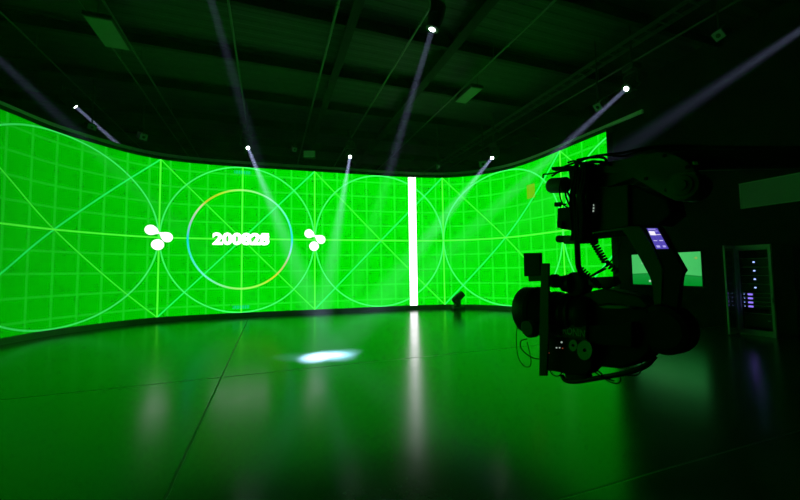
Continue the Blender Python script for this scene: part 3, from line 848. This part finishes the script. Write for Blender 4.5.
# --- stabiliser
gz = thing('camera_stabilizer', 'black motorised camera stabilizer hanging under the crane with bent arm and lit violet screen', 'camera stabilizer', R(640, 232, .1))
bm = NBM(); poly(bm, [(557, 208), (576, 206), (590, 210), (590, 229), (574, 231), (560, 229), (556.5, 225)], .02, .11, .006)
poly(bm, [(554, 202.3), (560, 202), (560, 206.6), (554, 206.6)], .04, .06, .002); rod(bm, (559, 204.3), (566, 204.3), .05, .05, 1, 10)
poly(bm, [(556.5, 221), (562, 221), (562, 228), (557, 228)], .0, .04, .003)
obj('top_mount', bm, MT['matte'], gz)
bm = NBM(); rod(bm, (562, 239.5), (626, 233), .05, .05, 3.4, 20, .002); rod(bm, (557.5, 239), (570, 239), .05, .05, 4.2, 20, .003)
poly(bm, [(563, 236), (592, 233.5), (593, 243), (563, 244)], .02, .08, .004)
rod(bm, (575, 229), (632, 224), .05, .05, 1.6, 16)
obj('cross_bar', bm, MT['black'], gz, True)
arm = [(622, 228), (634, 225), (646, 227), (662, 250), (685.5, 271.5), (680, 276.5), (679.5, 321), (655, 321), (655, 290), (652, 279), (640, 256), (627, 235)]
bm = NBM(); poly(bm, [(621, 230), (629, 225.5), (641, 226), (652, 246), (664, 269), (662, 282), (661, 321), (654.5, 321), (654.5, 288), (650, 277), (634, 244)], .03, .08, .005)
obj('bent_arm', bm, MT['plate'], gz)
bm = NBM(); poly(bm, [(642, 226), (660, 226), (685.5, 270.5), (679, 277), (677, 321), (661.5, 321), (662.5, 282), (664.5, 269), (652.5, 246)], .035, .07, .005)
arm_side = obj('arm_cover', bm, MT['matte'], gz)
def display_material():
    m = bpy.data.materials.new('violet_status_screen'); m.use_nodes = True
    nt = m.node_tree; nb = NB(nt); M = nb.m; b = nt.nodes['Principled BSDF']
    uvn = nt.nodes.new('ShaderNodeUVMap'); uvn.uv_map = 'pic'
    sp = nt.nodes.new('ShaderNodeSeparateXYZ'); nt.links.new(uvn.outputs[0], sp.inputs[0]); u, v = sp.outputs[0], sp.outputs[1]
    rct = lambda cu, cv, w, h: M('MULTIPLY', M('LESS_THAN', M('ABSOLUTE', M('SUBTRACT', u, cu)), w), M('LESS_THAN', M('ABSOLUTE', M('SUBTRACT', v, cv)), h))
    tx = nt.nodes.new('ShaderNodeTexNoise'); tx.inputs['Scale'].default_value = 7; nt.links.new(uvn.outputs[0], tx.inputs['Vector'])
    col = nb.mix(tx.outputs['Fac'], (.05, .03, .34), (.13, .10, .60))
    for cu, cv, w, h, c_ in ((.33, .76, .27, .10, (1, .95, 1.1)), (.78, .69, .24, .015, (.9, .8, 1.)), (.45, .95, .35, .018, (.45, .4, .9)), (.28, .40, .17, .018, (.6, .55, 1.)), (.77, .40, .15, .022, (.65, .6, 1.)), (.28, .12, .14, .05, (.5, .45, .95)), (.76, .12, .12, .045, (.45, .4, .95)), (.78, .86, .14, .03, (.28, .22, .75))):
        col = nb.mix(rct(cu, cv, w, h), col, c_)
    nt.links.new(col, b.inputs['Emission Color']); b.inputs['Emission Strength'].default_value = .95
    b.inputs['Base Color'].default_value = (.02, .02, .03, 1); b.inputs['Roughness'].default_value = .2
    return m
bm = NBM(); uvl = bm.loops.layers.uv.new('pic')
qs = [(656.3, 249), (668.8, 248.8), (657.2, 228.2), (646.6, 228.2)]
fr = [bm.verts.new(R(x, y, .031)) for x, y in qs]; bk = [bm.verts.new(R(x, y, .036)) for x, y in qs]
f = bm.faces.new(fr)
for lp, c_ in zip(f.loops, ((0, 0), (1, 0), (1, 1), (0, 1))): lp[uvl].uv = c_
bm.faces.new(bk[::-1])
for k_ in range(4): bm.faces.new((fr[k_], fr[(k_ + 1) % 4], bk[(k_ + 1) % 4], bk[k_]))
sc_ = obj('status_screen', bm, display_material(), gz); sc_['label'] = 'small lit violet status screen'
bm = NBM(); b_lathe(bm, R(660, 330, .0) + BK * .075, -BK, [(0, 23 * TPX), (.010, 24.5 * TPX), (.060, 24.5 * TPX), (.070, 23 * TPX), (.073, 19 * TPX), (.075, 18.5 * TPX)], 40)
b_cyl(bm, R(648, 330, .08), R(640, 330, .08), 18 * PX, 15 * PX, n=28)
obj('tilt_motor', bm, MT['matte'], gz, True)
bm = NBM(); poly(bm, [(628, 318), (650, 312), (662, 320), (660, 350), (640, 354), (624, 346)], .02, .13, .008)
obj('motor_mount', bm, MT['black'], gz)
# near-side motor and side arm with lettering
bm = NBM(); b_lathe(bm, R(527, 328, -.12) + BK * .04, -BK, [(0, 10 * PX), (.005, 12 * PX), (.030, 12 * PX), (.036, 10.5 * PX), (.038, 9 * PX), (.041, 8.6 * PX)], 36)
obj('roll_motor', bm, MT['plate'], gz, True)
bm = NBM(); b_cyl(bm, R(536, 328, -.045), R(563, 329, -.02), 8.8 * PX, 8.2 * PX, n=28); obj('motor_sleeve', bm, MT['plate'], gz, True)
bm = NBM(); poly(bm, [(562, 322.3), (586.5, 326), (586, 340), (561.5, 337.3)], -.05, .0, .003)
sb = obj('side_arm', bm, MT['black'], gz)
bm = NBM(); poly(bm, [(586, 326), (632, 322), (632, 348), (586, 344)], -.035, .02, .004); obj('arm_extension', bm, MT['matte'], gz)
me = text_mesh('RONIN', 1., .022, 4); b2 = NBM(); b2.from_mesh(me)
xs = [v.co.x for v in b2.verts]; ys = [v.co.y for v in b2.verts]; x0, x1, y0, y1 = min(xs), max(xs), min(ys), max(ys)
for v in b2.verts:
    s_ = (v.co.x - x0) / (x1 - x0); t_ = (v.co.y - y0) / (y1 - y0)
    top = Vector((563.0, 326.3)).lerp(Vector((585.0, 330.2)), s_); bot = Vector((562.6, 333.8)).lerp(Vector((584.6, 337.4)), s_)
    w_ = bot.lerp(top, t_); v.co = R(w_.x, w_.y, -.0515)
lt = obj('lettering', b2, MT['letter'], sb); lt['label'] = 'pale lettering reading RONIN'
bpy.data.meshes.remove(me)
bm = NBM()
def ring_disc(bm, x, y, rx, ry, hole, d0, d1, n=36):
    o_, i_ = [], []
    vv = []
    for d in (d0, d1):
        vv.append([[bm.verts.new(R(x + rr_[0] * math.cos(2 * PI * k / n), y + rr_[1] * math.sin(2 * PI * k / n), d)) for k in range(n)] for rr_ in ((rx, ry), (hole, hole))])
    for k in range(n):
        k2 = (k + 1) % n
        bm.faces.new((vv[0][0][k], vv[0][0][k2], vv[0][1][k2], vv[0][1][k]))
        bm.faces.new((vv[1][0][k2], vv[1][0][k], vv[1][1][k], vv[1][1][k2]))
        bm.faces.new((vv[0][0][k2], vv[0][0][k], vv[1][0][k], vv[1][0][k2]))
        bm.faces.new((vv[0][1][k], vv[0][1][k2], vv[1][1][k2], vv[1][1][k]))
ring_disc(bm, 573, 345.4, 4.2, 5.8, 1.5, -.06, -.052)
g1 = obj('gear_disc', bm, MT['disc'], gz)
bm = NBM(); ring_disc(bm, 584.5, 350.3, 7.6, 9.9, 1.8, -.06, -.052)
obj('gear_disc', bm, MT['disc'], gz)
bm = NBM(); rod(bm, (573, 345.4), (573, 345.4), -.053, .02, 2.5, 14) if False else disc(bm, 573, 345.4, 3, -.051, .0); disc(bm, 584.5, 350.3, 5, -.051, .0)
obj('gear_hub', bm, MT['matte'], gz)
bm = NBM(); poly(bm, [(541, 263.3), (548.7, 263.3), (548.3, 330), (546.5, 376), (539, 376), (539.5, 330)], -.115, -.10, .002)
obj('side_post', bm, pmat('post_paint', (.05, .05, .05), .45, 0, .5, .15, 30), gz)
bm = NBM(); cable(bm, [(562, 376, .0), (566, 380.5, -.01), (576, 381.5, -.01), (598, 378, .0), (625, 373, .01), (645, 366, .03), (655, 356, .05)], 2.6, 12)
poly(bm, [(564, 370), (586, 374), (587, 379), (572, 382.5), (565, 378)], -.02, .04, .004)
obj('lower_rail', bm, MT['black'], gz, True)

# --- cinema camera
cc = thing('cinema_camera', 'black cinema camera with big lens and small monitor, held in the stabilizer', 'camera', R(610, 372, .06))
bm = NBM()
poly(bm, [(590, 305), (606, 303), (648, 309), (652, 330), (650, 352), (640, 362), (620, 369), (590, 366), (584, 350)], .0, .14, .008)
poly(bm, [(541, 335), (566, 338), (590, 342), (592, 368), (586, 375), (566, 375), (560, 371), (546, 371), (541, 362)], -.045, .06, .005)
obj('body', bm, MT['matte'], cc)
bm = NBM(); poly(bm, [(598, 306.6), (606, 305.2), (624, 305.8), (632, 308), (620, 308.8), (604, 308.2)], -.03, .05, .002); obj('top_plate', bm, pmat('pale_top_plate', (.35, .33, .37), .3, .3, .5, .1, 20), cc)
bm = NBM(); poly(bm, [(588, 292), (604, 288), (640, 296), (650, 306), (640, 312), (588, 308)], .02, .12, .006); obj('top_handle_base', bm, MT['black'], cc)
L0 = R(596, 316, .06); L1 = R(526, 309, .02); ax = L1 - L0; LL = ax.length; LPX = pxs(540)
bm = NBM()
b_lathe(bm, L0, ax, [(0, 16 * LPX), (.06 * LL, 18 * LPX), (.14 * LL, 18 * LPX), (.15 * LL, 17 * LPX), (.22 * LL, 17 * LPX), (.23 * LL, 19 * LPX), (.36 * LL, 19 * LPX), (.37 * LL, 18 * LPX), (.44 * LL, 18 * LPX), (.45 * LL, 19.5 * LPX), (.56 * LL, 19.5 * LPX), (.57 * LL, 18.3 * LPX), (.62 * LL, 18.6 * LPX), (.70 * LL, 22 * LPX), (.86 * LL, 23.2 * LPX), (.98 * LL, 23.2 * LPX), (1.0 * LL, 22.4 * LPX), (1.0 * LL, 20 * LPX), (.96 * LL, 19 * LPX)], 48)
lens = obj('lens', bm, MT['black'], cc, True)
n_ = ax.normalized()
for t_, rr_ in ((.295, 19.6), (.505, 20.1), (.78, 23.9)):
    q = n_.to_track_quat('Z', 'Y').to_matrix(); bm = NBM()
    b_lathe(bm, L0 + ax * t_ - n_ * .010, ax, [(0, (rr_ - 1.5) * LPX), (0, (rr_ - .55) * LPX), (.020, (rr_ - .55) * LPX), (.020, (rr_ - 1.5) * LPX)], 44)
    for k in range(44):
        th_ = 2 * PI * k / 44; c_ = L0 + ax * t_ + q @ Vector((math.cos(th_), math.sin(th_), 0)) * (rr_ - .6) * LPX
        b_box(bm, c_, (.0035, .0022, .018), q @ Matrix.Rotation(th_, 3, 'Z'))
    obj('gear_ring', bm, MT['rubber'], lens)
bm = NBM(); b_lathe(bm, L0 + ax * .955, ax, [(0, 18.8 * LPX), (.008, 17 * LPX), (.014, 12 * LPX), (.017, 3 * LPX)], 36); obj('front_glass', bm, MT['glass_lens'], lens, True)
# rods, motors above the lens
bm = NBM(); rod(bm, (548, 281), (612, 278), -.01, .02, 1.6, 12); rod(bm, (548, 284.5), (600, 287), .04, .06, 1.6, 12); rod(bm, (586, 279), (606, 268.5), .0, .03, 1.0, 10)
poly(bm, [(588, 277.5), (612, 276.5), (616, 284), (604, 289), (588, 285)], -.01, .05, .003)
obj('support_rod', bm, MT['black'], cc, True)
bm = NBM(); b_cyl(bm, R(549, 281.5, -.02), R(566, 282, -.02), 6 * PX, 7.3 * PX, n=28, bev=.002); b_cyl(bm, R(553, 281, -.02), R(557, 281, -.02), 8.0 * PX, n=28)
mo = obj('focus_motor', bm, MT['black'], cc, True)
bm = NBM(); b_lathe(bm, R(574, 284.5, .0) + BK * .05, -BK, [(0, 13.2 * PX), (.01, 14 * PX), (.045, 14 * PX), (.052, 12.5 * PX), (.055, 9 * PX)], 32)
b_cyl(bm, R(563, 283.5, .0), R(572, 283.5, .01), 9 * PX, 11.5 * PX, n=24); obj('zoom_motor', bm, MT['black'], cc, True)
bm = NBM(); poly(bm, [(570, 294), (594, 292), (592, 300), (574, 302)], .02, .06, .003); obj('motor_bracket', bm, MT['black'], cc)
# on-board monitor
bm = NBM(); poly(bm, [(523.3, 253.2), (539.8, 252.8), (540, 275.8), (524, 276.4)], -.10, -.075, .002)
obj('onboard_monitor', bm, MT['matte'], cc)
bm = NBM(); poly(bm, [(528, 276.2), (541.5, 275.6), (541.5, 281), (528.5, 281.6)], -.105, -.085, .002); obj('monitor_bracket', bm, MT['plate'], cc)
# cables
cs = Cables(cc)
cs.add([(520, 326, -.02), (516.8, 330, -.03), (516.5, 345, -.04), (518.5, 358, -.04), (524, 366, -.04), (529.5, 366.5, -.04), (531, 361, -.03), (529, 350, -.02), (527, 342, .0)], .55)
cs.add([(527, 339, -.02), (521, 341, -.03), (521, 348, -.04), (527, 354.5, -.04), (535, 358.5, -.03), (546, 359, -.02), (556, 357, .0)], .75)
cs.add([(522, 331, -.02), (517, 327, -.03), (519, 324, -.03), (524, 326, -.02)], .7)
cs.add([(550, 370, .0), (552, 374, -.02), (557, 376.3, -.02), (561, 374, -.01), (562, 370, .0)], .7)
cs.add([(587, 366, .0), (592, 370, -.02), (602, 377, -.02), (610, 382, -.02), (618, 383.3, -.01), (620.5, 379, .0), (618, 373, .02)], .75)
cs.add([(589, 368, .0), (598, 371, .0), (606, 378, .0), (614, 381, .0)], .9)
cs.add([(628, 375.5, .0), (637, 375, .0), (641, 370, .01), (641.5, 362, .03), (639, 356, .04)], .55)
bm = NBM(); cable(bm, [(577, 240, .0), (577.5, 252, .0), (578, 262, .0), (579, 268, .0), (583, 276, .01), (588, 282, .02)], 3.0, 14); obj('feed_cable', bm, MT['rubber'], cc, True)
bm = NBM(); coil(bm, (592, 240), (606, 263), .0, .02, 9, 2.7, 1.15); coil(bm, (606, 263), (618, 272), .02, .06, 4, 2.6, 1.1); coil(bm, (580, 268), (602, 288), -.03, .0, 10, 2.4, 1.0)
obj('coiled_cable', bm, MT['rubber'], cc, True)
bm = NBM(); cable(bm, [(621, 231, .04), (620, 245, .03), (615, 256, .03), (606, 266, .02), (592, 275, .0), (584, 279, .0)], .65); obj('thin_cable', bm, MT['rubber'], cc, True)
bm = NBM()
for x, y, r in ((561.3, 342.3, 1.0), (556.3, 347.8, .8), (559.3, 347.8, .7)): disc(bm, x, y, r, -.050, -.044, 10, 0)
obj('status_light', bm, MT['led_white'], cc)
bm = NBM()
for x, y, r in ((548.4, 353, .8), (562.3, 348.3, .6)): disc(bm, x, y, r, -.050, -.044, 10, 0)
o = obj('status_light', bm, MT['led_red'], cc); o['label'] = 'dull red status light'

# ------------------------------------------------------------------ haze in the air
w = bpy.data.worlds.new('stage_haze'); S.world = w; w.use_nodes = True
nt = w.node_tree
for n in list(nt.nodes): nt.nodes.remove(n)
out = nt.nodes.new('ShaderNodeOutputWorld'); bg = nt.nodes.new('ShaderNodeBackground'); bg.inputs[0].default_value = (0, 0, 0, 1); bg.inputs[1].default_value = 0
vs_ = nt.nodes.new('ShaderNodeVolumeScatter'); vs_.inputs['Density'].default_value = .003; vs_.inputs['Anisotropy'].default_value = .35
nt.links.new(bg.outputs[0], out.inputs['Surface']); nt.links.new(vs_.outputs[0], out.inputs['Volume'])

# ------------------------------------------------------------------ camera
cd = bpy.data.cameras.new('photo_camera'); cam = bpy.data.objects.new('photo_camera', cd); COL.objects.link(cam)
cd.sensor_width = 36; cd.sensor_fit = 'HORIZONTAL'; cd.lens = F / 800 * 36; cd.clip_start = .05
M4 = Matrix((( RX.x, UY.x, -_f.x, 0), (RX.y, UY.y, -_f.y, 0), (RX.z, UY.z, -_f.z, EYE), (0, 0, 0, 1)))
cam.matrix_world = M4
S.camera = cam
vs = S.view_settings
S.display_settings.display_device = 'sRGB'
vs.view_transform = 'Standard'; vs.look = 'None'; vs.exposure = 0.; vs.gamma = 1.; vs.use_curve_mapping = False
